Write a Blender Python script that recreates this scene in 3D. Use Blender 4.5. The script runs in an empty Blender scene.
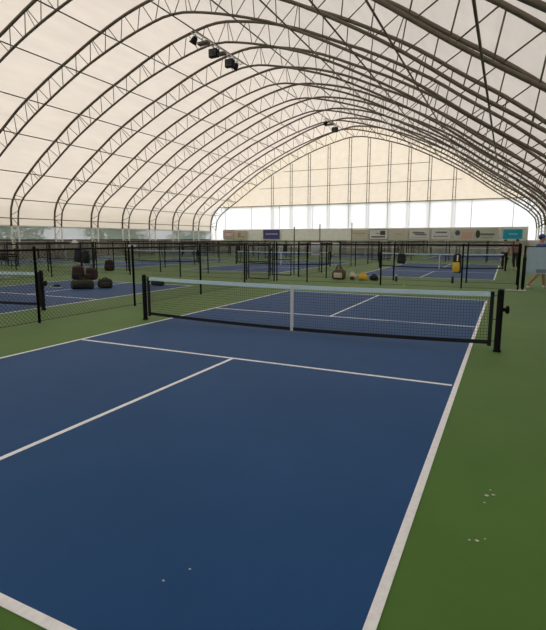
import bpy, bmesh, math, random
from mathutils import Vector, Matrix, noise
random.seed(7)
C = bpy.context.scene.collection
PI = math.pi

# ------------------------------------------------------------------ materials
def mat(name, col, rough=.6, metal=0., spec=.5, noise_amt=0., noise_scale=8., bump=0.):
    m = bpy.data.materials.new(name); m.use_nodes = True
    nt = m.node_tree; b = nt.nodes['Principled BSDF']
    b.inputs['Base Color'].default_value = (*col, 1)
    b.inputs['Roughness'].default_value = rough
    b.inputs['Metallic'].default_value = metal
    b.inputs['Specular IOR Level'].default_value = spec
    if noise_amt or bump:
        tc = nt.nodes.new('ShaderNodeTexCoord')
        n = nt.nodes.new('ShaderNodeTexNoise'); n.inputs['Scale'].default_value = noise_scale
        n.inputs['Detail'].default_value = 5
        nt.links.new(tc.outputs['Object'], n.inputs['Vector'])
        if noise_amt:
            r = nt.nodes.new('ShaderNodeMapRange')
            r.inputs['From Min'].default_value = .3; r.inputs['From Max'].default_value = .7
            r.inputs['To Min'].default_value = 1-noise_amt; r.inputs['To Max'].default_value = 1+noise_amt
            nt.links.new(n.outputs['Fac'], r.inputs['Value'])
            mx = nt.nodes.new('ShaderNodeVectorMath'); mx.operation = 'SCALE'
            mx.inputs[0].default_value = col
            nt.links.new(r.outputs['Result'], mx.inputs['Scale'])
            nt.links.new(mx.outputs['Vector'], b.inputs['Base Color'])
        if bump:
            bp = nt.nodes.new('ShaderNodeBump'); bp.inputs['Strength'].default_value = bump
            nt.links.new(n.outputs['Fac'], bp.inputs['Height'])
            nt.links.new(bp.outputs['Normal'], b.inputs['Normal'])
    return m

def fabric_mat(name, dcol, tcol, fac, noise_amt=.04):
    """tensioned membrane: part diffuse, part light passing through"""
    m = bpy.data.materials.new(name); m.use_nodes = True
    nt = m.node_tree; nt.nodes.remove(nt.nodes['Principled BSDF'])
    out = nt.nodes['Material Output']
    d = nt.nodes.new('ShaderNodeBsdfDiffuse'); t = nt.nodes.new('ShaderNodeBsdfTranslucent')
    mx = nt.nodes.new('ShaderNodeMixShader'); mx.inputs[0].default_value = fac
    tc = nt.nodes.new('ShaderNodeTexCoord')
    mp = nt.nodes.new('ShaderNodeMapping'); mp.inputs['Scale'].default_value = (.5, .12, .5)
    n = nt.nodes.new('ShaderNodeTexNoise'); n.inputs['Scale'].default_value = 3; n.inputs['Detail'].default_value = 6
    nt.links.new(tc.outputs['Object'], mp.inputs['Vector']); nt.links.new(mp.outputs['Vector'], n.inputs['Vector'])
    r = nt.nodes.new('ShaderNodeMapRange')
    r.inputs['From Min'].default_value = .3; r.inputs['From Max'].default_value = .7
    r.inputs['To Min'].default_value = 1-noise_amt; r.inputs['To Max'].default_value = 1+noise_amt
    nt.links.new(n.outputs['Fac'], r.inputs['Value'])
    for sh, c in ((d, dcol), (t, tcol)):
        v = nt.nodes.new('ShaderNodeVectorMath'); v.operation = 'SCALE'; v.inputs[0].default_value = c
        nt.links.new(r.outputs['Result'], v.inputs['Scale']); nt.links.new(v.outputs['Vector'], sh.inputs['Color'])
    nt.links.new(d.outputs[0], mx.inputs[1]); nt.links.new(t.outputs[0], mx.inputs[2])
    nt.links.new(mx.outputs[0], out.inputs['Surface'])
    return m

def screen_mat(name, col, opacity):
    """woven wind screen: fine mesh that lets part of the view through"""
    m = bpy.data.materials.new(name); m.use_nodes = True
    nt = m.node_tree; nt.nodes.remove(nt.nodes['Principled BSDF'])
    d = nt.nodes.new('ShaderNodeBsdfDiffuse'); d.inputs['Color'].default_value = (*col, 1)
    t = nt.nodes.new('ShaderNodeBsdfTransparent')
    mx = nt.nodes.new('ShaderNodeMixShader'); mx.inputs[0].default_value = opacity
    nt.links.new(t.outputs[0], mx.inputs[1]); nt.links.new(d.outputs[0], mx.inputs[2])
    nt.links.new(mx.outputs[0], nt.nodes['Material Output'].inputs['Surface'])
    return m

def floor_mat(name, c1, c2, rough, sheen):
    m = bpy.data.materials.new(name); m.use_nodes = True
    nt = m.node_tree; b = nt.nodes['Principled BSDF']
    tc = nt.nodes.new('ShaderNodeNewGeometry')
    n = nt.nodes.new('ShaderNodeTexNoise'); n.inputs['Scale'].default_value = .55; n.inputs['Detail'].default_value = 8
    n.inputs['Roughness'].default_value = .65
    n2 = nt.nodes.new('ShaderNodeTexNoise'); n2.inputs['Scale'].default_value = 160; n2.inputs['Detail'].default_value = 2
    nt.links.new(tc.outputs['Position'], n.inputs['Vector']); nt.links.new(tc.outputs['Position'], n2.inputs['Vector'])
    r = nt.nodes.new('ShaderNodeValToRGB')
    r.color_ramp.elements[0].position = .35; r.color_ramp.elements[0].color = (*c1, 1)
    r.color_ramp.elements[1].position = .68; r.color_ramp.elements[1].color = (*c2, 1)
    nt.links.new(n.outputs['Fac'], r.inputs['Fac']); nt.links.new(r.outputs['Color'], b.inputs['Base Color'])
    bp = nt.nodes.new('ShaderNodeBump'); bp.inputs['Strength'].default_value = .12; bp.inputs['Distance'].default_value = .002
    nt.links.new(n2.outputs['Fac'], bp.inputs['Height']); nt.links.new(bp.outputs['Normal'], b.inputs['Normal'])
    b.inputs['Roughness'].default_value = rough; b.inputs['Specular IOR Level'].default_value = .06
    b.inputs['Sheen Weight'].default_value = sheen; b.inputs['Sheen Roughness'].default_value = .35
    b.inputs['Sheen Tint'].default_value = (1, .97, .92, 1)
    return m

M = {
 'roof': fabric_mat('roof_membrane', (.75,.70,.65), (.75,.69,.615), .45, .05),
 'endwall': fabric_mat('end_wall_membrane', (.76,.70,.64), (.90,.81,.72), .55),
 'band': fabric_mat('clear_panel_band', (.88,.90,.95), (.88,.91,1.0), .76, .01),
 'green': floor_mat('green_acrylic', (.080,.172,.038), (.100,.204,.046), .6, .19),
 'blue': floor_mat('blue_acrylic', (.020,.078,.212), (.026,.090,.242), .6, .10),
 'line': mat('white_line_paint', (.93,.94,.98), .6, noise_amt=.08, noise_scale=20),
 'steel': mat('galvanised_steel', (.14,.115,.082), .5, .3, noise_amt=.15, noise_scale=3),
 'bright_steel': mat('pale_and_daylit_steel', (.75,.75,.74), .45, .1, noise_amt=.1),  # pale rails and pipes; on the arch legs the paleness is painted outdoor light
 'black': mat('black_powder_coat', (.007,.007,.009), .55, spec=.12),
 'wire': mat('black_vinyl_wire', (.010,.011,.010), .6, spec=.15),
 'net': mat('black_net_cord', (.008,.009,.012), .8),
 'tape': mat('white_net_tape', (.64,.86,1.0), .6, noise_amt=.05, noise_scale=30),
 'strap': mat('white_strap', (.72,.74,.76), .6, noise_amt=.05, noise_scale=30),
 'lowscreen': mat('dark_wind_screen', (.34,.32,.285), .9, noise_amt=.2, noise_scale=2),
 'endlow': mat('grey_end_wall_base', (.52,.50,.45), .9, noise_amt=.3, noise_scale=1.2),
 'mesh': screen_mat('side_mesh_curtain', (.50,.60,.58), .80),
 'grey_strip': mat('grey_green_banner_vinyl', (.86,.88,.82), .6, noise_amt=.05, noise_scale=2),
 'grass': mat('outdoor_grass', (.10,.16,.05), .9, noise_amt=.3, noise_scale=1),
 'leaf': mat('tree_leaves', (.06,.12,.04), .7, noise_amt=.4, noise_scale=2),
 'bark': mat('tree_bark', (.09,.065,.045), .9, noise_amt=.3, noise_scale=6),
 'navy': mat('navy_fabric', (.012,.016,.035), .8, noise_amt=.2, noise_scale=20, bump=.2),
 'blackfab': mat('black_fabric', (.012,.011,.012), .8, noise_amt=.2, noise_scale=20, bump=.2),
 'maroon': mat('maroon_fabric', (.035,.012,.012), .8, noise_amt=.25, noise_scale=15, bump=.2),
 'olive': mat('olive_fabric', (.035,.037,.016), .8, noise_amt=.25, noise_scale=15, bump=.2),
 'yellow': mat('yellow_fabric', (.75,.48,.05), .7, noise_amt=.1, noise_scale=15, bump=.2),
 'cream': mat('cream_fabric', (.62,.58,.48), .7, noise_amt=.1, noise_scale=15),
 'brownfab': mat('brown_fabric', (.10,.055,.035), .8, noise_amt=.2, noise_scale=15),
 'white': mat('white_plastic', (.75,.75,.74), .5, noise_amt=.04),
 'ball': mat('yellow_green_plastic', (.55,.62,.05), .5, noise_amt=.05),
 'bluegrey': mat('blue_grey_vinyl', (.42,.55,.70), .6, noise_amt=.05, noise_scale=5),
 'greyband': mat('slate_vinyl_hem', (.2,.26,.36), .6, noise_amt=.05),
 'paleblue': mat('pale_blue_cloth', (.62,.62,.80), .8, noise_amt=.06, noise_scale=10),
 'palegrey': mat('pale_grey_cloth', (.58,.60,.60), .8, noise_amt=.06, noise_scale=10),
 'tan': mat('tan_plate', (.55,.49,.40), .6, noise_amt=.05),
 'skin': mat('skin', (.48,.25,.16), .55, noise_amt=.06, noise_scale=10),
 'hair': mat('dark_hair', (.03,.02,.015), .7, noise_amt=.3, noise_scale=60),
 'royal': mat('royal_blue_cloth', (.03,.10,.40), .8, noise_amt=.1, noise_scale=10),
 'offwhite': mat('off_white_cloth', (.60,.58,.56), .8, noise_amt=.06, noise_scale=10),
 'dustyred': mat('dusty_red_cloth', (.26,.14,.13), .8, noise_amt=.1, noise_scale=10),
 'darktrouser': mat('charcoal_cloth', (.02,.02,.022), .85, noise_amt=.2, noise_scale=10),
 'lens': mat('lamp_lens', (.04,.04,.045), .2),
 'speck': mat('pale_grit', (.62,.62,.56), .8, noise_amt=.1, noise_scale=40),
}
def flat(name, c, r=.6): return mat(name, c, r, noise_amt=.05, noise_scale=4)

# ------------------------------------------------------------------ mesh helpers
def new(): return bmesh.new()
def obj(name, bm, material, parent=None, smooth=False, loc=None):
    me = bpy.data.meshes.new(name); bm.to_mesh(me); bm.free()
    if smooth:
        for p in me.polygons: p.use_smooth = True
    me.materials.append(material)
    o = bpy.data.objects.new(name, me); C.objects.link(o)
    if parent: o.parent = parent
    if loc: o.location = loc
    return o
def thing(name, label, cat, loc=(0,0,0), rz=0, group=None):
    o = bpy.data.objects.new(name, None); C.objects.link(o); o.empty_display_size = .2
    o.location = loc; o.rotation_euler = (0,0,rz)
    return tag(o, label, cat, group)
def tag(o, label, cat, group=None):
    o['label'] = label; o['category'] = cat
    if group: o['group'] = group
    return o
def struct(o, label=None):
    o['kind'] = 'structure'
    if label: o['label'] = label
    return o
def dup(root, loc, rz=None, label=None, group=None):
    r = root.copy(); C.objects.link(r); r.location = loc
    if rz is not None: r.rotation_euler = (0,0,rz)
    if label: r['label'] = label
    if group: r['group'] = group
    for ch in list(root.children):
        c = ch.copy(); C.objects.link(c); c.parent = r
        for g in list(ch.children):
            d = g.copy(); C.objects.link(d); d.parent = c
    return r
def box(bm, x0, x1, y0, y1, z0, z1):
    v = [bm.verts.new((x, y, z)) for z in (z0, z1) for y in (y0, y1) for x in (x0, x1)]
    for f in ((0,2,3,1),(4,5,7,6),(0,1,5,4),(2,6,7,3),(0,4,6,2),(1,3,7,5)): bm.faces.new([v[i] for i in f])
    return v
def rbox(bm, x0, x1, y0, y1, z0, z1, r=.03, seg=3, taper=1., lean=0.):
    b = bmesh.new(); vs = box(b, x0, x1, y0, y1, z0, z1)
    cx, cy = (x0+x1)/2, (y0+y1)/2
    for v in vs[4:]:
        v.co.x = cx+(v.co.x-cx)*taper; v.co.y = cy+(v.co.y-cy)*taper+lean
    bmesh.ops.bevel(b, geom=b.edges[:], offset=r, segments=seg, affect='EDGES', profile=.5)
    bmesh.ops.recalc_face_normals(b, faces=b.faces[:])
    me = bpy.data.meshes.new('tmp'); b.to_mesh(me); b.free(); bm.from_mesh(me); bpy.data.meshes.remove(me)
def tube(bm, pts, r, n=8, caps=True):
    pts = [Vector(p) for p in pts]; rings = []
    up = None
    for i, p in enumerate(pts):
        t = (pts[min(i+1, len(pts)-1)]-pts[max(i-1, 0)]).normalized()
        if up is None:
            up = Vector((0,1,0)) if abs(t.y) < .9 else Vector((1,0,0))
        s = t.cross(up).normalized(); up = s.cross(t).normalized()
        rr = r[i] if isinstance(r, (list, tuple)) else r
        rings.append([bm.verts.new(p+(s*math.cos(2*PI*k/n)+up*math.sin(2*PI*k/n))*rr) for k in range(n)])
    for a, b in zip(rings, rings[1:]):
        for k in range(n): bm.faces.new((a[k], b[k], b[(k+1) % n], a[(k+1) % n]))
    if caps:
        bm.faces.new(rings[0]); bm.faces.new(rings[-1][::-1])
def lathe(bm, prof, n=16, c=(0,0,0)):
    rings = []
    for r, z in prof:
        rings.append([bm.verts.new((c[0]+r*math.cos(2*PI*k/n), c[1]+r*math.sin(2*PI*k/n), c[2]+z)) for k in range(n)])
    for a, b in zip(rings, rings[1:]):
        for k in range(n): bm.faces.new((a[k], a[(k+1) % n], b[(k+1) % n], b[k]))
    bm.faces.new(rings[0][::-1]); bm.faces.new(rings[-1])
def sphere(bm, c, r, sc=(1,1,1), u=16, v=10):
    m = Matrix.Translation(c) @ Matrix.Diagonal((*[r*s for s in sc], 1))
    bmesh.ops.create_uvsphere(bm, u_segments=u, v_segments=v, radius=1, matrix=m)
def lump(bm, amp, sc):
    bm.normal_update()
    for v in bm.verts: v.co += v.normal*amp*noise.noise(v.co*sc)

# ------------------------------------------------------------------ building profile (u = distance from ridge line)
XR = -14.5
OUT = [(0,15.55),(1.3,15.42),(3.5,14.95),(5.8,14.19),(8.6,13.05),(10.4,12.3),(13.3,10.86),(15.2,9.68),(17.6,8.14),(20.0,6.3),(21.0,5.3),(21.5,4.2),(21.6,2.9)]
INN = [(0,14.32),(1.4,14.17),(4.1,13.48),(7.3,12.36),(10.9,10.7),(13.65,9.2),(16.8,7.15),(19.0,5.75),(19.9,5.05),(20.5,4.2),(20.7,2.9)]
def smooth_half(P, n):
    # Catmull-Rom through the points, mirrored at the ridge, resampled evenly by length
    Q = [(-P[1][0], P[1][1])]+P+[(2*P[-1][0]-P[-2][0], 2*P[-1][1]-P[-2][1])]
    d = []
    for i in range(1, len(Q)-2):
        p0, p1, p2, p3 = [Vector(q) for q in Q[i-1:i+3]]
        for k in range(16):
            t = k/16
            d.append(.5*((2*p1)+(p2-p0)*t+(2*p0-5*p1+4*p2-p3)*t*t+(3*p1-p0-3*p2+p3)*t**3))
    d.append(Vector(P[-1]))
    L = [0]
    for a, b in zip(d, d[1:]): L.append(L[-1]+(b-a).length)
    res = []; j = 0
    for k in range(n+1):
        s = L[-1]*k/n
        while j < len(L)-2 and L[j+1] < s: j += 1
        f = (s-L[j])/max(1e-9, L[j+1]-L[j]); res.append(d[j].lerp(d[j+1], min(1, f)))
    return res
def full(h): return [Vector((-p.x, p.y)) for p in h[:0:-1]]+list(h)      # left foot -> right foot
NV = 18
outer_h = smooth_half(OUT, NV*2); inner_h = smooth_half(INN, NV*2)
def sag(P):       # the right slope hangs a little lower than the left one
    return [Vector((p.x, p.y-.46*min(1, max(0, (p.x-6)/10))*min(1, max(0, (p.y-2.9)/2)))) for p in P]
def z_at(h, u):
    for a, b in zip(h, h[1:]):
        if a.x <= u <= b.x: return a.y+(b.y-a.y)*(u-a.x)/(b.x-a.x)
    return h[-1].y
YA0, DYA = 20.7, 4.58
ARCH_Y = [YA0+DYA*k for k in range(7, -6, -1)]         # from the end wall towards the camera
YF, YE = -11.5, 52.9                                    # front and end walls
ordn = ['first','second','third','fourth','fifth','sixth','seventh','eighth','ninth','tenth','eleventh','twelfth','thirteenth','fourteenth','fifteenth','sixteenth']

# roof membrane
bm = new()
fab = []
fo = sag(full(outer_h))
for i, p in enumerate(fo):
    t = (fo[min(i+1, len(fo)-1)]-fo[max(0, i-1)]).normalized(); nrm = Vector((-t.y, t.x))
    fab.append(p+nrm*.11)
ys = [YF]+[y for y in sorted(ARCH_Y) if YF < y < YE]+[YE]
rows = [[bm.verts.new((XR+p.x, y, p.y)) for p in fab] for y in ys]
for a, b in zip(rows, rows[1:]):
    for i in range(len(fab)-1): bm.faces.new((a[i], a[i+1], b[i+1], b[i]))
struct(obj('ceiling', bm, M['roof'], smooth=True), 'cream translucent fabric roof stretched over steel arches')

# end walls
def gable(y, z0, name, m):
    bm = new(); top = [bm.verts.new((XR+p.x, y, p.y)) for p in fab if p.y > z0+.02]
    zx = [p.x for p in fab if p.y > z0+.02]
    lo = [bm.verts.new((XR+x, y, z0)) for x in zx]
    for i in range(len(zx)-1): bm.faces.new((lo[i], lo[i+1], top[i+1], top[i]))
    return struct(obj(name, bm, m))
gable(YE, 6.2, 'wall_back', M['endwall'])['label'] = 'cream fabric end wall between steel posts'
gable(YF, 0., 'wall_front', M['roof'])
X0, X1 = XR-21.7, XR+21.7
bm = new(); xs = [X0+.1, -33.5, -29.2, -24.9, -20.0, -15.1, -10.16, -5.18, -.54, 3.8, X1-.1]
for a, b in zip(xs, xs[1:]):
    # each clear panel is pulled in slightly at the seams
    n = 6; A = []
    for k in range(n+1):
        x = a+(b-a)*k/n; dy = .10*math.sin(PI*k/n)
        A.append([bm.verts.new((x, YE-.32+dy, z)) for z in (1.62, 3.1, 4.6, 5.6, 6.25)])
    for p, q in zip(A, A[1:]):
        for i in range(4): bm.faces.new((p[i], q[i], q[i+1], p[i+1]))
struct(obj('trim_1', bm, M['band']), 'bright white clear vinyl band low on the end wall')
bm = new()
for x in xs[1:-1]: box(bm, x-.03, x+.03, YE-.36, YE-.32, 1.62, 6.25)
struct(obj('trim_2', bm, flat('seam_white', (.55,.60,.72))), 'vertical seams of the white end wall band')
bm = new(); box(bm, X0+.1, X1-.1, YE-.32, YE-.27, 0, 1.62)
struct(obj('baseboard_back', bm, M['endlow']), 'dark grey lower part of the end wall')
# left and right side walls: dark screen below, open mesh curtain above, base rail
for side, x in (('left', X0+.03), ('right', X1-.03)):
    bm = new(); box(bm, x-.02, x+.02, YF, YE, 0, 1.62); struct(obj('baseboard_'+side, bm, M['lowscreen']))
    bm = new(); v = [bm.verts.new(p) for p in ((x, YF, 1.62), (x, YE, 1.62), (x, YE, 2.95), (x, YF, 2.95))]; bm.faces.new(v)
    struct(obj('wall_'+side, bm, M['mesh']))
    bm = new()
    box(bm, x-.04, x+.04, YF, YE, 1.60, 1.70)
    struct(obj('trim_3' if side == 'left' else 'trim_4', bm, M['black']), 'dark rail along the %s side wall' % side)
    bm = new(); box(bm, x-.04, x+.04, YF, YE, 2.82, 2.95)
    struct(obj('trim_5' if side == 'left' else 'trim_6', bm, M['bright_steel']), 'pale hem rail of the fabric on the %s side' % side)

# floor
bm = new(); box(bm, X0-.1, X1+.1, YF-.1, YE+.1, -.12, 0)
struct(obj('floor', bm, M['green']), 'green acrylic floor around the courts')
bm = new(); box(bm, -200, 140, -120, 220, -.6, -.16)
struct(obj('ground', bm, M['grass']), 'grass outside the building')

# ------------------------------------------------------------------ arches
arch = thing('arch_truss', 'curved steel lattice arch truss, first from the far end wall', 'truss', (XR, 0, 0), 0, 'roof arch trusses')
O = sag(full(outer_h)); I = sag(full(inner_h)); N = len(O)
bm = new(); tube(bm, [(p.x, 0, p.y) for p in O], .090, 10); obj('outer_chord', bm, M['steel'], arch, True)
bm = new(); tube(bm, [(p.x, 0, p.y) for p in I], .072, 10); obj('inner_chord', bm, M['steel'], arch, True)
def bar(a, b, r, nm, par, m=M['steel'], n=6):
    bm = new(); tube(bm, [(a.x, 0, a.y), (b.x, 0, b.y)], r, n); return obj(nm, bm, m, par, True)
cnt = 0
def outward(a, b):          # where the outer chord lies straight out from the middle of an inner panel
    m = (a+b)/2; t = (b-a).normalized(); nn = Vector((-t.y, t.x)); best = None
    for p, q in zip(O, O[1:]):
        d = q-p; den = d.x*nn.y-d.y*nn.x
        if abs(den) < 1e-9: continue
        k = ((m.x-p.x)*nn.y-(m.y-p.y)*nn.x)/den
        if -.001 <= k <= 1.001:
            h = p+d*k
            if (h-m).dot(nn) > 0 and (best is None or (h-m).length < (best-m).length): best = h
    return best
for i in range(0, N-1, 2):
    top = outward(I[i], I[i+2]) or O[i+1]; e = (I[i+2]-I[i])*.06
    bar(I[i]+e, top-e, .026, 'web_bar', arch); bar(top+e, I[i+2]-e, .026, 'web_bar', arch); cnt += 2
    if i % 10 == 6 and i < N-6: bar(I[i+2].lerp(I[i], .3), top, .024, 'web_bar', arch); cnt += 1
for s in (0, -1):       # lower legs and cross bars to a foot plate, outdoor light painted in pale
    o, q = O[s], I[s]
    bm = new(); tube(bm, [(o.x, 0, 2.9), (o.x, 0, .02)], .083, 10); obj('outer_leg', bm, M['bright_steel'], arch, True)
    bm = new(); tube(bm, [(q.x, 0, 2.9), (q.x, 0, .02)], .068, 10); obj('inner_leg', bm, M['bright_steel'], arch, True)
    z = 2.9
    for k in range(3):
        a, b = ((o, q) if k % 2 else (q, o))
        bm = new(); tube(bm, [(a.x, 0, z), (b.x, 0, z-.9)], .028, 6); obj('leg_brace', bm, M['bright_steel'], arch, True); z -= .95
    bm = new(); box(bm, min(o.x, q.x)-.15, max(o.x, q.x)+.15, -.18, .18, 0, .025); obj('foot_plate', bm, M['steel'], arch)
for k, y in enumerate(ARCH_Y):
    lab = 'curved steel lattice arch truss, %s from the far end wall' % ordn[k]
    if k == 0: arch.location = (XR, y-.15, 0)
    else: dup(arch, (XR, y, 0), label=lab)

# purlins along the inner chord
PU = [0, 3.9, 7.35, 10.75, 13.7, 17.03, 19.8, 20.62]
proto = None
for i, u in enumerate(PU):
    for s in ((1,) if i == 0 else (-1, 1)):
        z = (sag([Vector((s*u, z_at(inner_h, u)))])[0]).y
        r = .038
        if proto is None:
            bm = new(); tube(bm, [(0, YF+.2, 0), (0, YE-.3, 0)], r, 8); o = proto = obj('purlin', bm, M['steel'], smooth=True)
        else:
            o = proto.copy(); C.objects.link(o)
        o.location = (XR+s*u, 0, z-.085)
        if i == 0: lab = 'long thin steel purlin pipe along the ridge of the roof'
        elif i == 7: lab = 'lowest long steel pipe along the %s wall above the open curtain' % ('left' if s < 0 else 'right')
        else: lab = 'long thin steel purlin pipe, %s from the ridge on the %s slope' % (ordn[i-1], 'left' if s < 0 else 'right')
        tag(o, lab, 'purlin', 'roof purlins')

# end wall posts (pairs of pipes with rungs)
px = [-26.1, -23.3, -20.7, -18.0, -15.2, -12.8, -10.2, -7.8, -5.4, -2.6]
for i, x in enumerate(px):
    z1 = sag([Vector((x-XR, z_at(inner_h, abs(x-XR))))])[0].y
    t = thing('end_wall_post', 'slender twin-pipe post on the end wall, %s from the left' % ordn[i], 'post', (x, YE-.13, 0), 0, 'end wall posts')
    bm = new(); tube(bm, [(-.1, 0, 0), (-.1, 0, z1)], .04, 8); obj('pipe', bm, M['steel'], t, True)
    bm = new(); tube(bm, [(.2, .0, 0), (.2, .0, z1-.05)], .04, 8); obj('pipe', bm, M['steel'], t, True)
    bm = new(); z = 6.6
    while z < z1-.4: tube(bm, [(-.1, 0, z), (.2, .0, z+.02)], .014, 5); z += 1.1
    obj('rungs', bm, M['steel'], t)
bm = new()
for z in (8.6, 10.7):
    w = [p.x for p in inner_h if p.y > z+.15][-1]
    tube(bm, [(XR-w+.4, YE-.05, z), (XR+w-1.2, YE-.05, z)], .03, 6)
struct(obj('trim_7', bm, M['steel']), 'thin horizontal girts across the end wall')
bm = new(); tube(bm, [(X0+.8, YE-.34, 6.24), (X1-.8, YE-.34, 6.24)], .045, 8)
struct(obj('trim_8', bm, M['steel']), 'horizontal pipe at the top of the white band')

# ------------------------------------------------------------------ courts
def court(cx, cy, label):
    bm = new(); box(bm, cx-3.06, cx+3.06, cy-6.72, cy+6.72, 0, .004)
    root = struct(obj('court_surface', bm, M['blue']), label)
    def ln(nm, x0, x1, y0, y1):
        bm = new(); box(bm, cx+x0, cx+x1, cy+y0, cy+y1, .003, .0065); obj(nm, bm, M['line'], root)
    w = .055
    ln('sideline', 3.075-w, 3.075, -6.73, 6.73); ln('sideline', -3.075, -3.075+w, -6.73, 6.73)
    ln('baseline', -3.0, 3.0, -6.73, -6.73+w); ln('baseline', -3.0, 3.0, 6.73-w, 6.73)
    for s in (-1, 1): ln('kitchen_line', -3.0, 3.0, s*2.134-w/2, s*2.134+w/2)
    ln('centre_line', -.026, .026, 2.165, 6.68); ln('centre_line', -.026, .026, -6.68, -2.165)
COLS = [0, -10.05, -20.1, -30.1]; ROWS = [0, 21.15, 42.3]
rown = ['nearest', 'middle', 'farthest']; coln = ['rightmost', 'second from the right', 'third from the right', 'leftmost']
for r, cy in enumerate(ROWS):
    for c, cx in enumerate(COLS):
        court(cx, cy, 'blue pickleball court with white lines, %s row, %s' % (rown[r], coln[c]))

# nets
def make_net(cell, rad, label):
    t = thing('pickleball_net', label, 'net', (0,0,0), 0, 'pickleball nets')
    P = 3.44
    for s in (-1, 1):
        bm = new(); lathe(bm, [(.062,0),(.062,.01),(.049,.03),(.047,.04),(.047,.93),(.04,.955),(.02,.962)], 16, (s*P, 0, .006))
        p = obj('net_post', bm, M['black'], t, True)
    # crank on the right hand post
    bm = new(); tube(bm, [(P+.03, 0, .66), (P+.08, 0, .66)], .03, 10)
    cyl = bmesh.new(); lathe(cyl, [(.02,0),(.06,.01),(.062,.05),(.02,.06)], 14)
    bmesh.ops.transform(cyl, matrix=Matrix.Translation((P+.075, 0, .66)) @ Matrix.Rotation(PI/2, 4, 'Y'), verts=cyl.verts[:])
    me = bpy.data.meshes.new('tmp'); cyl.to_mesh(me); cyl.free(); bm.from_mesh(me)
    obj('crank', bm, M['black'], t, True)
    E = 3.325
    top = lambda x: .888+.035*(x/E)**2
    bot = lambda x: .05+.065*(x/E)**2
    n = 24; X = [-E+2*E*k/n for k in range(n+1)]
    def strip(z0, z1, th, nm, m):
        bm = new(); R = []
        for x in X:
            a, b = z0(x), z1(x)
            R.append([bm.verts.new(q) for q in ((x, -th, a), (x, th, a), (x, th, b), (x, -th, b))])
        for p, q in zip(R, R[1:]):
            for k in range(4): bm.faces.new((p[k], q[k], q[(k+1) % 4], p[(k+1) % 4]))
        bm.faces.new(R[0]); bm.faces.new(R[-1][::-1]); obj(nm, bm, m, t)
    strip(lambda x: top(x)-.07, top, .012, 'top_tape', M['tape'])
    strip(bot, lambda x: bot(x)+.06, .008, 'bottom_band', M['net'])
    for s in (-1, 1):
        bm = new(); box(bm, s*E-.028, s*E+.028, -.012, .012, bot(E)-.03, top(E)+.004); obj('side_band', bm, M['net'], t)
        bm = new()
        for z in (.16, .5, .86): tube(bm, [(s*E, 0, z), (s*P, 0, z+.01)], .006, 5)
        obj('lacing', bm, M['net'], t)
    bm = new(); k = int(2*E/cell)
    for i in range(1, k):
        x = -E+2*E*i/k; tube(bm, [(x, 0, bot(x)), (x, 0, top(x)-.02)], rad, 4, False)
    h = int(.78/cell)
    for j in range(1, h):
        f = j/h; tube(bm, [(x, 0, bot(x)+(top(x)-bot(x))*f) for x in X], rad, 4, False)
    obj('netting', bm, M['net'], t)
    bm = new(); box(bm, -.026, .026, -.018, .018, .045, .89); obj('centre_strap', bm, M['strap'], t)
    return t
make_net(.044, .0019, 'pickleball net with white centre strap on the nearest blue court')
far_net = None
for r, cy in enumerate(ROWS):
    for c, cx in enumerate(COLS):
        if r == 0 and c == 0: continue
        lab = 'pickleball net on the %s row, court %s' % (rown[r], coln[c])
        if far_net is None: far_net = make_net(.06, .0024, lab); far_net.location = (cx, cy, 0)
        else: dup(far_net, (cx, cy, 0), label=lab)

# ------------------------------------------------------------------ chain link fences
FH = 1.52
def fence(name, x0, y0, x1, y1, posts, cell, r, label, gate=False):
    """run from (x0,y0) to (x1,y1); posts are distances along the run"""
    L = math.hypot(x1-x0, y1-y0); rz = math.atan2(y1-y0, x1-x0)
    t = thing(name, label, 'gate' if gate else 'fence', (x0, y0, 0), rz, None if gate else 'chain link fence runs')
    zb = .07 if gate else .04
    for d in posts:
        bm = new(); lathe(bm, [(.028,0),(.028,FH-.01),(.034,FH),(.03,FH+.04),(.01,FH+.055)] if not gate else [(.022,zb),(.022,FH-.05)], 10, (d, 0, 0))
        obj('fence_post' if not gate else 'frame_post', bm, M['black'], t, True)
    zt = FH-.02 if not gate else FH-.07
    bm = new(); tube(bm, [(0, 0, zt), (L, 0, zt)], .022, 8); obj('top_rail', bm, M['black'], t, True)
    bm = new(); tube(bm, [(0, 0, zb), (L, 0, zb)], .005 if not gate else .02, 6); obj('bottom_rail', bm, M['black'], t, True)
    if gate:
        bm = new(); tube(bm, [(0, 0, .78), (L, 0, .78)], .02, 8); obj('middle_rail', bm, M['black'], t, True)
        bm = new(); tube(bm, [(L-.08, -.03, .9), (L-.08, -.03, 1.02), (L-.01, -.03, 1.02)], .014, 6); obj('latch', bm, M['black'], t)
        for z in (.3, 1.2):
            bm = new(); box(bm, -.03, .03, -.025, .025, z, z+.07); obj('hinge', bm, M['black'], t)
    H = zt-zb; bm = new()
    for s in (1, -1):
        k = -H
        while k < L:
            a, b = (max(k, 0), min(k+H, L))
            if b-a > .02:
                za, zc = (a-k, b-k) if s > 0 else (H-(a-k), H-(b-k))
                o = .0012*s
                tube(bm, [(a, o, zb+za), (b, o, zb+zc)], r, 4, False)
            k += cell
    obj('chain_link_mesh', bm, M['wire'], t)
    return t
CE, CR = .09, .0014
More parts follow.
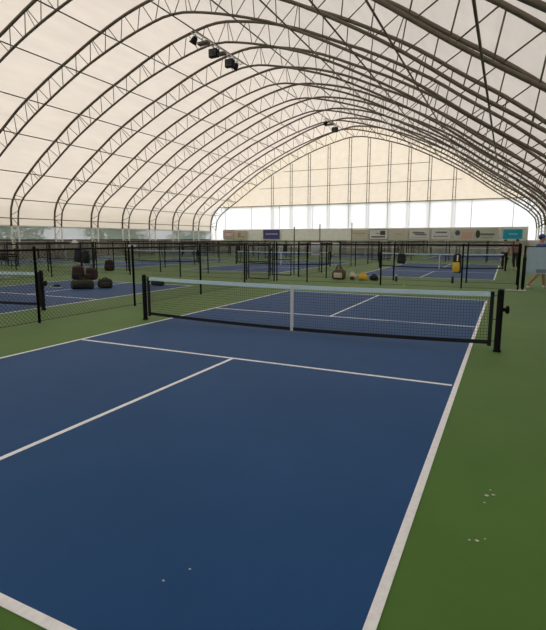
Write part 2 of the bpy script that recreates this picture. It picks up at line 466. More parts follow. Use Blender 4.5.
# runs between the columns of courts
DIV = [-5.13, -15.25, -25.35]
divn = ['beside the nearest court', 'beyond the second column of courts', 'near the left wall columns']
RY = [(-10.5, 9.95), (12.45, 31.0), (33.6, 52.0)]
proto = {}
for r, (ya, yb) in enumerate(RY):
    for d, x in enumerate(DIV):
        lab = 'chain link fence running lengthwise %s, %s row' % (divn[d], rown[r])
        ps = [v-ya for v in ((-10.4, -7.3, -4.2, -1.29, 1.56, 4.57, 7.4, 9.9) if r == 0 else [ya+.05+k*(yb-ya-.1)/6 for k in range(7)])]
        if r not in proto: proto[r] = fence('chain_link_fence', x, ya, x, yb, ps, .09, .0032 if r == 0 else CR, lab)
        else: dup(proto[r], (x, ya, 0), label=lab)
# runs across, either side of the aisles
SEG = [(-5.10, 3.90, [.02, 1.37, 4.35, 7.2, 8.98], 'rightmost'), (-15.2, -6.5, [.02, 2.2, 5.2, 8.68], 'second from the right'),
       (-24.2, -15.3, [.02, 2.9, 5.5, 7.95, 8.88], 'third from the right'), (-35.2, -25.4, [.02, 2.9, 5.9, 9.78], 'leftmost')]
yy = [(10.05, 'near side of the first aisle'), (12.35, 'far side of the first aisle'), (31.15, 'near side of the far aisle'), (33.45, 'far side of the far aisle')]
for s, (xa, xb, ps, cn) in enumerate(SEG):
    pr = None
    for y, yn in yy:
        lab = 'chain link fence on the %s, %s run' % (yn, cn)
        if pr is None: pr = fence('chain_link_fence', xa, y, xb, y, ps, CE, CR, lab)
        else: dup(pr, (xa, y, 0), label=lab)
pg = None
for y, yn in yy:
    for x, xn in ((-6.43, 'right of the two'), (-25.27, 'left of the two')):
        lab = 'tube framed gate on the %s, %s' % (yn, xn)
        if pg is None: pg = fence('fence_gate', x, y, x+1.0, y, [.02, .98], CE, CR, lab, True)
        else: dup(pg, (x, y, 0), label=lab)
# aisle end post pair, tall slim poles among the far fences
def pole(x, y, h, lab):
    t = thing('slim_pole', lab, 'pole', (x, y, 0), 0, 'slim poles among the fences')
    bm = new(); tube(bm, [(0, 0, .02), (0, 0, h)], .03, 8); obj('shaft', bm, M['steel'], t, True)
    bm = new(); lathe(bm, [(.14,0),(.14,.02),(.05,.035)], 14); obj('base', bm, M['steel'], t, True)
pole(-5.55, 22.2, 2.75, 'tall slim brown pole rising above the far fence, right of the three')
pole(-5.6, 16.5, 2.5, 'tall slim brown pole rising above the far fence, middle of the three')
pole(-5.75, 13.4, 2.3, 'tall slim brown pole behind the gate, left of the three')

# ------------------------------------------------------------------ banners on the end wall
def bp_x(px_):      # photo column -> X on the end wall plane, measured once
    tab = [(218,-33.9),(250,-29.5),(272,-26.07),(291,-23.22),(308.5,-20.69),(327.5,-18.03),(347.5,-15.33),(366,-12.92),(387.5,-10.22),(407,-7.86),(428,-5.41),(453,-2.6),(472,-.54),(514,3.79),(530,5.5)]
    for (a, A), (b, B) in zip(tab, tab[1:]):
        if a <= px_ <= b: return A+(B-A)*(px_-a)/(b-a)
bm = new(); box(bm, bp_x(219), bp_x(529), YE-.41, YE-.38, 1.6, 3.1)
tag(obj('banner_strip', bm, M['grey_strip']), 'long grey green vinyl strip along the end wall behind the banners', 'banner')
def banner(a, b, z0, z1, base, label, marks, frame=None):
    xa, xb = bp_x(a), bp_x(b); w, h = xb-xa, z1-z0
    t = thing('banner', label, 'banner', (xa, YE-.62, z0), 0, 'banners on the end wall')
    bm = new(); box(bm, 0, w, -.01, .01, 0, h); obj('sheet', bm, flat('vinyl_%d' % a, base), t)
    if frame:
        bm = new()
        box(bm, 0, w, -.015, .012, 0, .06); box(bm, 0, w, -.015, .012, h-.06, h); box(bm, 0, .06, -.015, .012, .06, h-.06); box(bm, w-.06, w, -.015, .012, .06, h-.06)
        obj('border', bm, flat('border_%d' % a, frame), t)
    bm = new()
    for x in (.05, w-.05):
        for z in (.05, h-.05): tube(bm, [(x, .0, z), (x, .20, z)], .012, 5)
    obj('ties', bm, M['wire'], t)
    for j, (kind, u0, u1, v0, v1, col) in enumerate(marks):
        bm = new()
        if kind == 'bar': box(bm, u0*w, u1*w, -.018, -.011, v0*h, v1*h)
        elif kind == 'dot':
            c = Vector(((u0+u1)/2*w, -.0145, (v0+v1)/2*h)); rx, rzz = (u1-u0)/2*w, (v1-v0)/2*h
            f = [bm.verts.new((c.x+rx*math.cos(2*PI*k/20), -.016, c.z+rzz*math.sin(2*PI*k/20))) for k in range(20)]
            g = [bm.verts.new((v.co.x, -.0105, v.co.z)) for v in f]
            bm.faces.new(f[::-1]); bm.faces.new(g)
            for k in range(20): bm.faces.new((f[k], f[(k+1) % 20], g[(k+1) % 20], g[k]))
        else:       # illegible script: a running wavy stroke
            P = [((u0+(u1-u0)*k/40)*w, -.014, ((v0+v1)/2+(v1-v0)*.5*math.sin(k*1.9+j)*math.cos(k*.6))*h) for k in range(41)]
            tube(bm, P, .05, 5)
        obj('printed_mark', bm, flat('ink_%d_%d' % (a, j), col), t)
W_, K_ = (.66,.66,.62), (.05,.05,.05)
banner(219, 232, 1.75, 3.0, (.62,.50,.47), 'pinkish white banner, leftmost on the end wall', [('bar',.25,.8,.35,.7,(.72,.62,.60)),('bar',.2,.85,.72,.8,(.5,.22,.2)),('bar',.2,.85,.2,.27,(.5,.25,.22))], (.45,.35,.30))
banner(233.5, 247.5, 1.7, 2.9, (.56,.52,.42), 'cream banner with orange mark, second from left on the end wall', [('dot',.2,.5,.4,.8,(.5,.25,.15)),('script',.2,.85,.25,.4,(.4,.3,.2))])
banner(264.5, 281, 1.75, 3.02, (.065,.06,.22), 'dark purple banner with pale lettering on the end wall', [('script',.15,.88,.44,.62,(.55,.55,.7))])
banner(353, 370, 1.65, 2.9, (.58,.55,.44), 'cream banner with thin brown line, left of a white framed banner', [('bar',.1,.85,.62,.68,(.3,.25,.15)),('bar',.2,.6,.4,.45,(.45,.4,.28))])
banner(371, 390, 1.65, 2.95, W_, 'white banner with black frame, block logo and underline', [('bar',.58,.85,.45,.85,K_),('bar',.12,.85,.22,.34,K_),('bar',.35,.55,.55,.65,(.3,.3,.3))], (.10,.10,.10))
banner(391.5, 410, 1.65, 2.95, (.56,.54,.44), 'plain cream banner between two white banners', [('script',.35,.65,.5,.6,(.48,.45,.34))])
banner(411, 432, 1.65, 2.95, W_, 'white banner with one slanting dark script line', [('script',.18,.75,.55,.75,(.10,.13,.14)),('script',.3,.85,.42,.55,(.12,.15,.16)),('bar',.1,.9,.2,.25,(.4,.42,.4))], (.42,.42,.38))
banner(433, 453, 1.65, 2.95, W_, 'white banner with two dark lines of script', [('script',.25,.8,.6,.75,(.16,.18,.16)),('bar',.12,.88,.28,.36,(.2,.2,.2))], (.42,.42,.38))
banner(455.5, 475.5, 1.6, 2.95, (.55,.53,.46), 'pale banner with dark round emblem and pink block', [('dot',.08,.34,.4,.85,(.06,.08,.12)),('bar',.42,.95,.15,.7,(.62,.38,.30))])
banner(477, 500.5, 1.55, 2.95, (.50,.52,.42), 'grey green banner with dark leaf shaped emblem at its left', [('dot',.04,.24,.2,.85,(.04,.05,.04)),('script',.26,.85,.4,.62,(.08,.16,.11)),('bar',.28,.8,.2,.26,(.2,.26,.2))])
banner(503, 527, 1.55, 3.0, (.66,.70,.66), 'teal banner with white border, rightmost on the end wall', [('bar',.1,.87,.14,.86,(.01,.33,.48)),('script',.34,.68,.42,.58,(.25,.62,.72))])

# ------------------------------------------------------------------ flood lights under the ridge
def lighting(y0, y1, where, n):
    zt = z_at(inner_h, 0)-.21
    t = thing('lighting_bar', 'pale twin pipe lighting bar under the ridge, %s' % where, 'bar', (XR, y0, zt), 0, None)
    bm = new(); tube(bm, [(-.12, 0, -.06), (-.12, y1-y0, -.06)], .035, 8); obj('pipe', bm, M['bright_steel'], t, True)
    bm = new(); tube(bm, [(.16, 0, -.06), (.16, y1-y0, -.06)], .035, 8); obj('pipe', bm, M['bright_steel'], t, True)
    bm = new()
    for k in range(5): y = (y1-y0)*k/4; tube(bm, [(-.16, y, -.03), (.2, y, -.03)], .02, 6); tube(bm, [(0, y, -.03), (0, y, .07)], .02, 6)
    obj('clamps', bm, M['steel'], t)
    kinds = ['spot', 'arm', 'flood', 'arm', 'flood', 'spot'][:n]
    for k, kd in enumerate(kinds):
        y = y0+(y1-y0)*(k+.3)/n
        nm = {'spot': 'spotlight', 'arm': 'ballast_box', 'flood': 'floodlight'}[kd]
        q = thing(nm, '%s under the ridge bar, %s of its row, %s' % ({'spot': 'round dark spotlight', 'arm': 'flat grey ballast box', 'flood': 'square black floodlight'}[kd], ordn[k], where), 'light', (XR+.02, y, zt-.1), 0, 'ridge lights')
        bm = new(); tube(bm, [(0, 0, .06), (0, 0, -.12 if kd != 'arm' else -.04)], .02, 6); obj('hanger', bm, M['steel'], q)
        if kd == 'arm':
            bm = new(); rbox(bm, -.5, .3, -.16, .16, -.2, -.04, .03); obj('housing', bm, M['steel'], q)
            bm = new()
            for i in range(6): box(bm, -.45+i*.13, -.42+i*.13, -.17, .17, -.24, -.19)
            obj('fins', bm, M['steel'], q)
        elif kd == 'flood':
            bm = new()
            tube(bm, [(-.37, 0, -.45), (-.37, 0, -.12), (.37, 0, -.12), (.37, 0, -.45)], .022, 6); obj('yoke', bm, M['black'], q)
            bm = new(); rbox(bm, -.33, .33, -.16, .16, -.68, -.18, .05); hb = obj('housing', bm, M['black'], q)
            bm = new(); box(bm, -.28, .28, -.175, -.16, -.63, -.23); obj('lens', bm, M['lens'], hb)
            bm = new()
            for i in range(7): box(bm, -.3+i*.095, -.28+i*.095, .15, .21, -.63, -.23)
            obj('fins', bm, M['black'], hb)
        else:
            bm = new(); lathe(bm, [(.05,0),(.15,-.05),(.2,-.3),(.24,-.42),(.24,-.45)][::-1], 16, (0, 0, -.1))
            bmesh.ops.rotate(bm, cent=(0, 0, -.12), matrix=Matrix.Rotation(.6, 3, 'Y'), verts=bm.verts[:]); hb = obj('housing', bm, M['black'], q, True)
            bm = new(); lathe(bm, [(.21,-.462),(.21,-.44)], 16, (0, 0, -.1))
            bmesh.ops.rotate(bm, cent=(0, 0, -.12), matrix=Matrix.Rotation(.6, 3, 'Y'), verts=bm.verts[:]); obj('lens', bm, M['lens'], hb)
lighting(18.0, 24.0, 'nearer the camera', 6)
lighting(41.6, 45.6, 'far cluster', 3)

# ------------------------------------------------------------------ bags and small things
def backpack(x, y, z, w, h, d, m, m2, label, rz=0, hang=0.):
    rail = min((10.05, 12.35, 31.15, 33.45), key=lambda q: abs(q-y))
    if hang: y = rail-d*.78
    t = thing('backpack', label, 'bag', (x, y, z), rz, None)
    bm = new(); rbox(bm, -w/2, w/2, -d/2, d/2, 0, h, min(w, d)*.3, 4, .82, .02); lump(bm, .02, 5); b = obj('body', bm, m, t, True)
    bm = new(); rbox(bm, -w*.36, w*.36, -d*.78, -d*.3, h*.08, h*.5, d*.17, 3); obj('front_pocket', bm, m2, t, True)
    for s in (-1, 1):
        bm = new(); tube(bm, [(s*w*.22, d*.35, h*.9), (s*w*.27, d*.72, h*.6), (s*w*.3, d*.62, h*.25), (s*w*.3, d*.4, h*.08)], .018, 6); obj('strap', bm, m, t, True)
    if hang:        # the loop goes up and over the top rail
        ry, rz_ = rail-y, FH+.012-z
        loop = [(-.05, .03, h*.95), (-.05, ry-.03, rz_-.05), (-.05, ry, rz_), (0, ry+.005, rz_+.004), (.05, ry, rz_), (.05, ry-.03, rz_-.05), (.05, .03, h*.95)]
    else: loop = [(-.05, .03, h*.95), (-.045, .04, h+.06), (.045, .04, h+.06), (.05, .03, h*.95)]
    bm = new(); tube(bm, loop, .012, 6); obj('handle', bm, m, t, True)
    return t
def duffel(x, y, z, L, h, d, m, m2, label, rz=0, arch_h=.12):
    t = thing('duffel_bag', label, 'bag', (x, y, z), rz, None)
    bm = new(); rbox(bm, -L/2, L/2, -d/2, d/2, 0, h, min(h, d)*.36, 4, .9); lump(bm, .025, 4); obj('body', bm, m, t, True)
    bm = new(); rbox(bm, -L*.3, L*.3, -d*.6, -d*.3, h*.15, h*.7, .03, 3); obj('front_panel', bm, m2, t, True)
    for s in (-1, 1):
        P = [(L*.2*math.cos(a), s*d*.18, h*.9+(arch_h+.04)*math.sin(a)) for a in [PI*k/8 for k in range(9)]]
        bm = new(); tube(bm, P, .016, 6); obj('handle', bm, m, t, True)
    bm = new(); tube(bm, [(-L*.4, 0, h*.97), (L*.4, 0, h*.97)], .01, 5); obj('zip', bm, m2, t)
    return t
# on the left court
t = duffel(-9.78, 4.15, .005, .80, .30, .36, M['olive'], M['blackfab'], 'dark olive sports bag lying on the blue court beyond left fence', .75, .05)
t = duffel(-9.25, 4.68, .005, .52, .32, .36, M['blackfab'], M['olive'], 'black sports bag lying against the olive one on blue court', .65, .03)
backpack(-12.95, 6.85, 0, .52, .58, .34, M['maroon'], M['blackfab'], 'dark maroon backpack on green floor beside the left court, left of a pair', .4)
backpack(-12.52, 7.15, 0, .50, .5, .34, M['maroon'], M['maroon'], 'shorter dark maroon backpack, right of a pair on green floor', .1)
backpack(-16.1, 11.85, 0, .5, .6, .36, M['blackfab'], M['maroon'], 'black and maroon backpack standing alone in the fenced aisle', .3)
backpack(-16.25, 9.82, .55, .42, .66, .22, M['navy'], M['navy'], 'navy backpack hanging on the fence, left of two', .0, .22)
backpack(-15.72, 9.82, .5, .40, .66, .22, M['navy'], M['blackfab'], 'navy backpack hanging on the fence, right of two next to post', .0, .26)
duffel(-8.2, 6.25, .005, .5, .2, .28, M['blackfab'], M['navy'], 'small black bag on the left blue court, above the left net post in view', .2, .05)
t = thing('shoe', 'small dark shoe left on the blue court beyond the fence', 'shoe', (-10.85, 3.98, .005), .4)
bm = new(); rbox(bm, -.15, .15, -.055, .055, 0, .03, .012, 2); obj('sole', bm, M['white'], t, True)
bm = new(); rbox(bm, -.14, .13, -.05, .05, .03, .12, .03, 3, .75, 0); obj('upper', bm, M['blackfab'], t, True)
def ball(x, y, lab, z=0):
    bm = new(); bmesh.ops.create_icosphere(bm, subdivisions=4, radius=.037)
    # holes of the plastic ball: small dimples
    dirs = [Vector((math.cos(a)*math.cos(e), math.sin(a)*math.cos(e), math.sin(e))) for e in (-.8, 0, .8) for a in [k*2*PI/6+e for k in range(6)]]
    for v in bm.verts:
        n_ = v.co.normalized()
        if max(n_.dot(q) for q in dirs) > .975: v.co *= .86
    tag(obj('pickleball', bm, M['ball'], smooth=True, loc=(x, y, z+.037)), lab, 'ball', 'loose pickleballs')
ball(.19, 10.1-.35, 'yellow green ball on green floor below the near aisle fence')
ball(-11.1, 3.9, 'yellow green ball on blue court beside a dark shoe', .005)
# far bench with bags at the left
t = thing('bench', 'dark bench with slatted seat in the fenced aisle far left', 'bench', (-24.3, 11.6, 0), 0)
for k in range(4):
    bm = new(); box(bm, -.8, .8, -.2+k*.105, -.11+k*.105, .42, .45); obj('seat_slat', bm, M['black'], t)
for sx in (-.7, .7):
    for sy in (-.16, .16):
        bm = new(); tube(bm, [(sx, sy, 0), (sx, sy, .42)], .02, 6); obj('leg', bm, M['black'], t)
for z in (.62, .75):
    bm = new(); box(bm, -.8, .8, .2, .22, z, z+.08); obj('back_slat', bm, M['black'], t)
for sx in (-.7, .7):
    bm = new(); tube(bm, [(sx, .19, .4), (sx, .23, .85)], .018, 6); obj('back_post', bm, M['black'], t)
duffel(-24.5, 11.55, .46, .7, .3, .3, M['blackfab'], M['maroon'], 'black bag resting on the far left bench', 0)
# aisle bags right of centre
duffel(-3.0, 11.95, 0, .62, .42, .36, M['brownfab'], M['cream'], 'large brown bag with cream front panel and tall handles in the aisle', 0, .2)
backpack(-2.42, 12.0, 0, .26, .3, .24, M['cream'], M['brownfab'], 'small cream bag standing right of the large brown one', .2)
duffel(-1.95, 11.95, 0, .42, .26, .28, M['yellow'], M['yellow'], 'yellow duffel bag on the aisle floor', 0, .06)
duffel(-1.5, 12.05, 0, .36, .2, .28, M['blackfab'], M['navy'], 'low black bag right beside the yellow duffel', -.2, .04)
def bottle(x, y, h, m, mc, lab):
    t = thing('water_bottle', lab, 'bottle', (x, y, 0), 0, None)
    bm = new(); lathe(bm, [(.04,0),(.045,.01),(.045,h*.68),(.03,h*.8)], 14); obj('body', bm, m, t, True)
    bm = new(); lathe(bm, [(.031,h*.79),(.034,h*.82),(.034,h*.96),(.02,h)], 14); obj('cap', bm, mc, t, True)
bottle(-.55, 11.95, .28, M['blackfab'], M['white'], 'dark bottle with white cap by the aisle fence post')
bottle(1.62, 12.0, .28, M['blackfab'], M['blackfab'], 'all black bottle on aisle floor below the yellow backpack')
t = backpack(1.93, 9.88, .55, .30, .66, .22, M['blackfab'], M['yellow'], 'black and yellow backpack hanging on the near aisle fence', 0, .26)
bm = new(); rbox(bm, -.125, .10, -.16, -.10, .03, .38, .03, 3); obj('lower_panel', bm, M['yellow'], t, True)
bm = new(); box(bm, .0, .045, -.118, -.105, .42, .62); obj('white_stripe', bm, M['white'], t)
backpack(-.42, 12.15, .72, .34, .42, .22, M['blackfab'], M['navy'], 'black backpack hung on the far aisle fence right of centre', 0, .33)
backpack(-14.2, 21.0+10, .6, .4, .6, .22, M['blackfab'], M['navy'], 'black backpack hung on the far aisle fence left of centre', 0, .2)
backpack(-19.0, 31.0, .65, .5, .5, .22, M['blackfab'], M['blackfab'], 'wide black backpack hung on the far aisle fence at left', 0, .28)
# pale cloths draped on the lengthwise far fence
def cloth(x, y, w, h, m, lab, zt=FH):
    t = thing('towel', lab, 'towel', (x, y, 0), 0, None)
    bm = new(); prof = [(-.035, zt-h), (-.032, zt-.04), (-.026, zt+.012), (0, zt+.03), (.026, zt+.012), (.032, zt-.04), (.035, zt-h*.55)]
    n = 10; R = []
    for k in range(n+1):
        u = -w/2+w*k/n; wv = .012*math.sin(k*1.7)
        R.append([bm.verts.new((u, p[0]+(wv if p[1] < zt-.1 else 0), p[1])) for p in prof])
    for a, b in zip(R, R[1:]):
        for i in range(len(prof)-1): bm.faces.new((a[i], b[i], b[i+1], a[i+1]))
    o = obj('cloth', bm, m, t, True); s = o.modifiers.new('thick', 'SOLIDIFY'); s.thickness = .006
    bm = new(); box(bm, -w/2, w/2, -.05, -.03, zt-h-.004, zt-h+.03); obj('hem', bm, m, t)
cloth(-4.25, 12.35, .42, .5, M['paleblue'], 'lavender blue towel over the far aisle fence, left of two')
cloth(-3.3, 12.35, .30, .42, M['palegrey'], 'pale grey towel over the far aisle fence, right of two')
# hat on the left fence and small plates on posts
t = thing('sun_hat', 'pale wide brimmed hat resting on top of the left fence', 'hat', (-16.6, 10.05, FH-.0), 0)
bm = new(); lathe(bm, [(.25,0),(.26,.012),(.14,.035),(.125,.10),(.09,.145),(.02,.155)], 24); obj('crown', bm, M['palegrey'], t, True)
bm = new(); lathe(bm, [(.142,.03),(.144,.032),(.136,.06),(.13,.06)], 24); obj('band', bm, M['offwhite'], t, True)
def plate(x, y, z, w, h, m, lab):
    t = thing('post_plate', lab, 'sign', (x, y, z), 0, 'small blank plates on fences')
    bm = new(); rbox(bm, -w/2, w/2, -.01, .01, 0, h, .004, 2); obj('panel', bm, m, t)
    bm = new()
    for s in (-1, 1): tube(bm, [(s*w*.3, 0, h*.8), (s*w*.3, .04, h*.8)], .008, 5)
    obj('clip', bm, M['black'], t)
plate(-21.24, 9.98, 1.22, .25, .32, M['tan'], 'small tan plate on the fence at far left')
plate(-12.73, 9.98, 1.34, .5, .12, M['palegrey'], 'narrow pale grey plate on the fence top left of the net')
# divider panel at right with post and foot
t = thing('divider_panel', 'blue grey vinyl panel on black post at the right end of the fence', 'panel', (4.02, 10.10, 0), -.02)
bm = new(); tube(bm, [(.0, 0, .02), (0, 0, 1.5)], .035, 10); obj('post', bm, M['black'], t, True)
bm = new(); tube(bm, [(.0, 0, .1), (0, 0, 1.12)], .055, 12); obj('post_sleeve', bm, M['black'], t, True)
bm = new(); rbox(bm, -.5, .12, -.2, .16, 0, .035, .012, 2); obj('foot', bm, M['palegrey'], t)
bm = new(); rbox(bm, .06, .98, -.014, .014, .58, 1.46, .006, 2); obj('panel', bm, M['bluegrey'], t)
bm = new(); rbox(bm, .36, .98, -.02, .02, .62, .74, .005, 2); obj('hem_band', bm, M['greyband'], t)
bm = new(); tube(bm, [(0, 0, 1.47), (1.02, 0, 1.47)], .018, 8); obj('top_rail', bm, M['black'], t)
bm = new(); tube(bm, [(1.0, 0, 0), (1.0, 0, 1.49)], .02, 8); obj('end_post', bm, M['black'], t)
# flecks of grit
for k, (x, y, s) in enumerate([(3.47,-4.65,.011),(3.51,-4.62,.009),(3.49,-4.56,.006),(3.46,-4.75,.006),(3.44,-5.21,.009),(3.40,-5.22,.006),(3.48,-5.17,.005),(2.03,-6.26,.006),(2.10,-6.13,.005)]):
    bm = new(); bmesh.ops.create_icosphere(bm, subdivisions=2, radius=s); 
    for v in bm.verts: v.co.z = v.co.z*.35+s*.35; v.co.x *= 1.3; v.co += v.co*.3*noise.noise(v.co*300+Vector((k, 0, 0)))
    tag(obj('grit_fleck', bm, M['speck'], loc=(x, y, .004 if x < 3.06 else 0)), 'tiny pale fleck of grit on the ' + ('blue court near the camera' if x < 3.06 else 'green floor at right near the camera'), 'debris', 'grit flecks on blue' if x < 3.06 else 'grit flecks on green')

# ------------------------------------------------------------------ people
def skin_mesh(name, chains, m, parent, sub=2, root=0):
    """chains: list of lists of (key, (x,y,z), r); keys shared between chains join"""
    keys = {}; V = []; R = []; E = []
    for ch in chains:
        prev = None
        for k, p, r in ch:
            if k not in keys: keys[k] = len(V); V.append(p); R.append(r)
            if prev is not None: E.append((prev, keys[k]))
            prev = keys[k]
    me = bpy.data.meshes.new(name); me.from_pydata(V, E, []); o = bpy.data.objects.new(name, me); C.objects.link(o)
    md = o.modifiers.new('skin', 'SKIN'); md.use_smooth_shade = True
    for i, sv in enumerate(me.skin_vertices[0].data):
        r = R[i]; sv.radius = r if isinstance(r, tuple) else (r, r); sv.use_root = (i == root)
    s = o.modifiers.new('sub', 'SUBSURF'); s.levels = sub; s.render_levels = sub
    dg = bpy.context.evaluated_depsgraph_get(); e = o.evaluated_get(dg)
    nm = bpy.data.meshes.new_from_object(e); bpy.data.objects.remove(o)
    for p in nm.polygons: p.use_smooth = True
    nm.materials.clear(); nm.materials.append(m)
    q = bpy.data.objects.new(name, nm); C.objects.link(q); q.parent = parent
    return q
def person(x, y, rz, label, H, shirt, lower, long_trousers, stride=0., cap=None, arm=.05):
    s = H/1.75
    t = thing('person', label, 'person', (x, y, 0), rz)
    def P(a, b, c): return (a*s, b*s, c*s)
    # y- is forward
    L = {}
    for sd, k in ((-1, 'l'), (1, 'r')):
        st = stride*(1 if sd > 0 else -1)
        hip = P(.09*sd, 0, .92); knee = P(.10*sd, -.05-st*.5, .50+abs(st)*.02); ank = P(.10*sd, .03-st+(.12 if st < 0 else 0), .10 if st >= 0 else .13)
        toe = (ank[0]+.02*sd*s, ank[1]-.17*s, .045*s); heel = (ank[0], ank[1]+.03*s, .05*s)
        L[k] = (hip, knee, ank, toe, heel)
    sh = {k: P(.19*sd, .01, 1.42) for sd, k in ((-1,'l'),(1,'r'))}
    el = {k: P((.25+arm)*sd, .03, 1.13) for sd, k in ((-1,'l'),(1,'r'))}
    wr = {k: P((.24+arm)*sd, -.12, .92) for sd, k in ((-1,'l'),(1,'r'))}
    torso = [('pel', P(0,0,.95), (.15*s,.11*s)), ('wai', P(0,.0,1.12), (.14*s,.10*s)), ('che', P(0,.01,1.32), (.16*s,.11*s)), ('nb', P(0,.02,1.45), (.08*s,.07*s)), ('nk', P(0,.01,1.52), .055*s), ('hd0', P(0,-.01,1.60), (.07*s,.085*s)), ('hd1', P(0,-.01,1.68), (.075*s,.095*s)), ('hd2', P(0,0,1.735), (.05*s,.065*s))]
    ch = [torso]
    for k in 'lr':
        hip, knee, ank, toe, heel = L[k]
        ch.append([('pel', torso[0][1], 0), ('hip'+k, hip, .088*s), ('kn'+k, knee, .058*s), ('ca'+k, tuple((2*a+b)/3 for a, b in zip(knee, ank)), .056*s), ('an'+k, ank, .038*s), ('toe'+k, toe, .035*s)])
        ch.append([('che', torso[2][1], 0), ('sh'+k, sh[k], .062*s), ('el'+k, el[k], .042*s), ('wr'+k, wr[k], .028*s), ('pa'+k, (wr[k][0], wr[k][1]-.04*s, wr[k][2]-.075*s), (.034*s,.018*s))])
    skin_mesh('body', ch, M['skin'], t)
    # hands: four unequal curled fingers and a thumb each
    for sd, k in ((-1,'l'),(1,'r')):
        pa = Vector((wr[k][0], wr[k][1]-.04*s, wr[k][2]-.075*s))
        for i, ln in enumerate((.07,.08,.075,.058)):
            o = pa+Vector((0, (-.027+.018*i)*s, -.005))
            skin_mesh('finger', [[('a', tuple(o), .009*s), ('b', tuple(o+Vector((0,-.004,-ln*.5*s))), .0085*s), ('c', tuple(o+Vector((-sd*.012*s,-.008,-ln*.95*s))), .007*s)]], M['skin'], t, 1)
        o = pa+Vector((-sd*.005, -.025*s, .02*s))
        skin_mesh('thumb', [[('a', tuple(o), .011*s), ('b', tuple(o+Vector((-sd*.02*s,-.03*s,-.025*s))), .010*s), ('c', tuple(o+Vector((-sd*.03*s,-.038*s,-.05*s))), .008*s)]], M['skin'], t, 1)
    bm = new()
    sphere(bm, P(0,-.105,1.645), .016*s, (.8,1.3,1.5)); obj('nose', bm, M['skin'], t, True)
    for sd in (-1, 1):
        bm = new(); sphere(bm, P(.03*sd,-.092,1.668), .011*s); obj('eye', bm, M['white'], t, True)
        bm = new(); sphere(bm, P(.083*sd,.005,1.65), .028*s, (.35,.7,1)); obj('ear', bm, M['skin'], t, True)
    bm = new(); sphere(bm, P(0,-.096,1.607), .022*s, (1,.3,.3)); obj('mouth', bm, M['dustyred'], t, True)
    # shirt with short sleeves
    ch = [[('pel', P(0,0,.93), (.165*s,.125*s)), ('wai', P(0,0,1.12), (.16*s,.12*s)), ('che', P(0,.01,1.32), (.175*s,.128*s)), ('nb', P(0,.02,1.455), (.09*s,.078*s))]]
    for k in 'lr':
        mid = tuple(a*.35+b*.65 for a, b in zip(sh[k], el[k]))
        ch.append([('che', P(0,.01,1.32), 0), ('sh'+k, sh[k], .076*s), ('sl'+k, mid, .066*s)])
    skin_mesh('shirt', ch, shirt, t)
    ch = []
    for k in 'lr':
        hip, knee, ank = L[k][:3]
        c = [('pel', P(0,0,.95), (.165*s,.122*s)), ('hip'+k, hip, .102*s)]
        if long_trousers: c += [('kn'+k, knee, .075*s), ('an'+k, tuple(a*.12+b*.88 for a, b in zip(knee, ank)), .06*s)]
        else: c += [('th'+k, tuple(a*.2+b*.8 for a, b in zip(hip, knee)), .088*s)]
        ch.append(c)
    skin_mesh('trousers' if long_trousers else 'shorts', ch, lower, t)
    for k in 'lr':
        hip, knee, ank, toe, heel = L[k]
        skin_mesh('shoe', [[('h', heel, .045*s), ('m', tuple((a+b)/2 for a, b in zip(heel, toe)), .048*s), ('t', toe, .042*s)]], M['white'], t, 2)
    bm = new(); sphere(bm, P(0,.012,1.69), .1*s, (.86,1.02,.92)); 
    bmesh.ops.delete(bm, geom=[v for v in bm.verts if v.co.z < 1.66*s and v.co.y < .03*s or v.co.z < 1.60*s], context='VERTS')
    obj('hair', bm, M['hair'], t, True)
    if cap:
        bm = new(); sphere(bm, P(0,.005,1.71), .108*s, (.9,1.05,.85))
        bmesh.ops.delete(bm, geom=[v for v in bm.verts if v.co.z < 1.70*s], context='VERTS')
        cc = obj('cap', bm, cap, t, True)
        bm = new(); rbox(bm, -.075*s, .075*s, -.2*s, -.07*s, 1.70*s, 1.715*s, .006, 2); obj('brim', bm, cap, cc, True)
    return t
person(4.55, 11.35, 2.0, 'person in royal blue shirt and cap walking behind the blue grey panel', 1.84, M['royal'], M['royal'], False, .26, M['royal'])
person(3.35, 23.2, .3, 'person in off white shirt and dark trousers standing beyond the fence', 1.68, M['offwhite'], M['darktrouser'], True)
person(3.95, 22.6, -.4, 'person in dusty red shirt and dark trousers, right of the white shirted one', 1.70, M['dustyred'], M['darktrouser'], True)

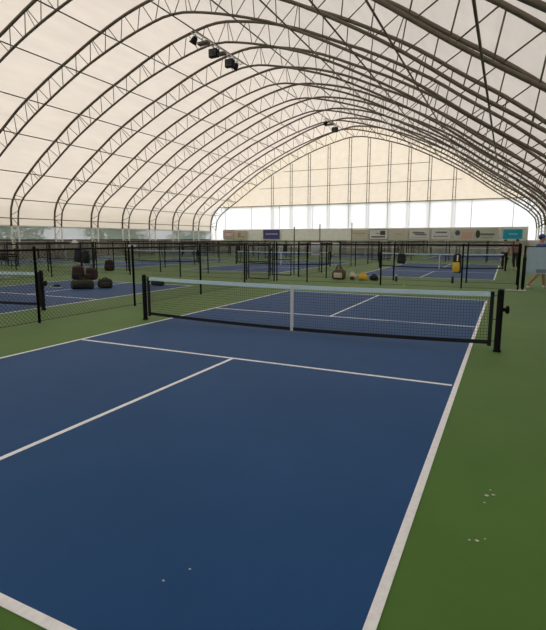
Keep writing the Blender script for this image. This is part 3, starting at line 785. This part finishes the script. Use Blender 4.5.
# ------------------------------------------------------------------ outdoors: trees seen through the side mesh
def tree(label, x, y, h, seed):
    rnd = random.Random(seed)
    t = thing('tree', label, 'tree', (x, y, -.16), 0, 'trees outside the left wall')
    bm = new(); tube(bm, [(0,0,-.02),(.1,0,h*.3),(.0,.1,h*.55)], [.2,.15,.08], 8); obj('trunk', bm, M['bark'], t, True)
    bm = new()
    cl = [(Vector((rnd.uniform(-2.2,2.2), rnd.uniform(-2.4,2.4), rnd.uniform(h*.12,h*.9))), rnd.uniform(1,1.7)) for _ in range(16)]
    for c, r in cl:
        for _ in range(110):
            d = Vector((rnd.gauss(0,1), rnd.gauss(0,1), rnd.gauss(0,1))).normalized()*r*rnd.uniform(.6,1)
            p = c+d; a = Vector((rnd.gauss(0,1), rnd.gauss(0,1), rnd.gauss(0,1))).normalized(); b = a.cross(d).normalized()
            s = rnd.uniform(.12,.22)
            f = [bm.verts.new(p+a*s*i+b*s*j) for i, j in ((-1,0),(0,-.5),(1,0),(0,.5))]; bm.faces.new(f)
    obj('crown', bm, M['leaf'], t)
    return t
tr = [tree('', 0, 0, 5.5, 3), tree('', 0, 0, 4.6, 5)]
k = 0
for i in range(16):
    y = 0+i*6.6; x = -43-((i*37) % 11)*.8
    lab = 'leafy tree outside the left mesh curtain, %s from the near end' % ordn[i]
    if i < 2: o = tr[i]; o.location = (x, y, -.16); o['label'] = lab
    else: dup(tr[i % 2], (x, y, -.16), i*1.3, lab)

# ------------------------------------------------------------------ light
w = bpy.data.worlds.new('World'); bpy.context.scene.world = w; w.use_nodes = True
bg = w.node_tree.nodes['Background']; bg.inputs['Color'].default_value = (.97,.95,1.0,1); bg.inputs['Strength'].default_value = 1.65
ld = bpy.data.lights.new('overcast_sun', 'SUN'); ld.energy = 3.2; ld.angle = math.radians(50); ld.color = (1,.88,.70)
lo = bpy.data.objects.new('overcast_sun', ld); C.objects.link(lo)
lo.rotation_euler = Vector((.62, -.62, -.50)).to_track_quat('-Z', 'Y').to_euler()

# ------------------------------------------------------------------ camera and view
cd = bpy.data.cameras.new('camera'); cam = bpy.data.objects.new('camera', cd); C.objects.link(cam)
cam.location = (3.484, -7.987, 1.712); cam.rotation_euler = (PI/2-.1566, 0, .4513)
cd.sensor_fit = 'VERTICAL'; cd.sensor_height = 24; cd.lens = 479.6/630*24; cd.clip_start = .05; cd.clip_end = 600
sc = bpy.context.scene; sc.camera = cam
vs = sc.view_settings; vs.view_transform = 'Standard'; vs.look = 'None'; vs.gamma = 1; vs.use_curve_mapping = False; vs.exposure = 0.
sc.cycles.max_bounces = 8; sc.cycles.diffuse_bounces = 5; sc.cycles.transparent_max_bounces = 16
sc.cycles.use_denoising = True
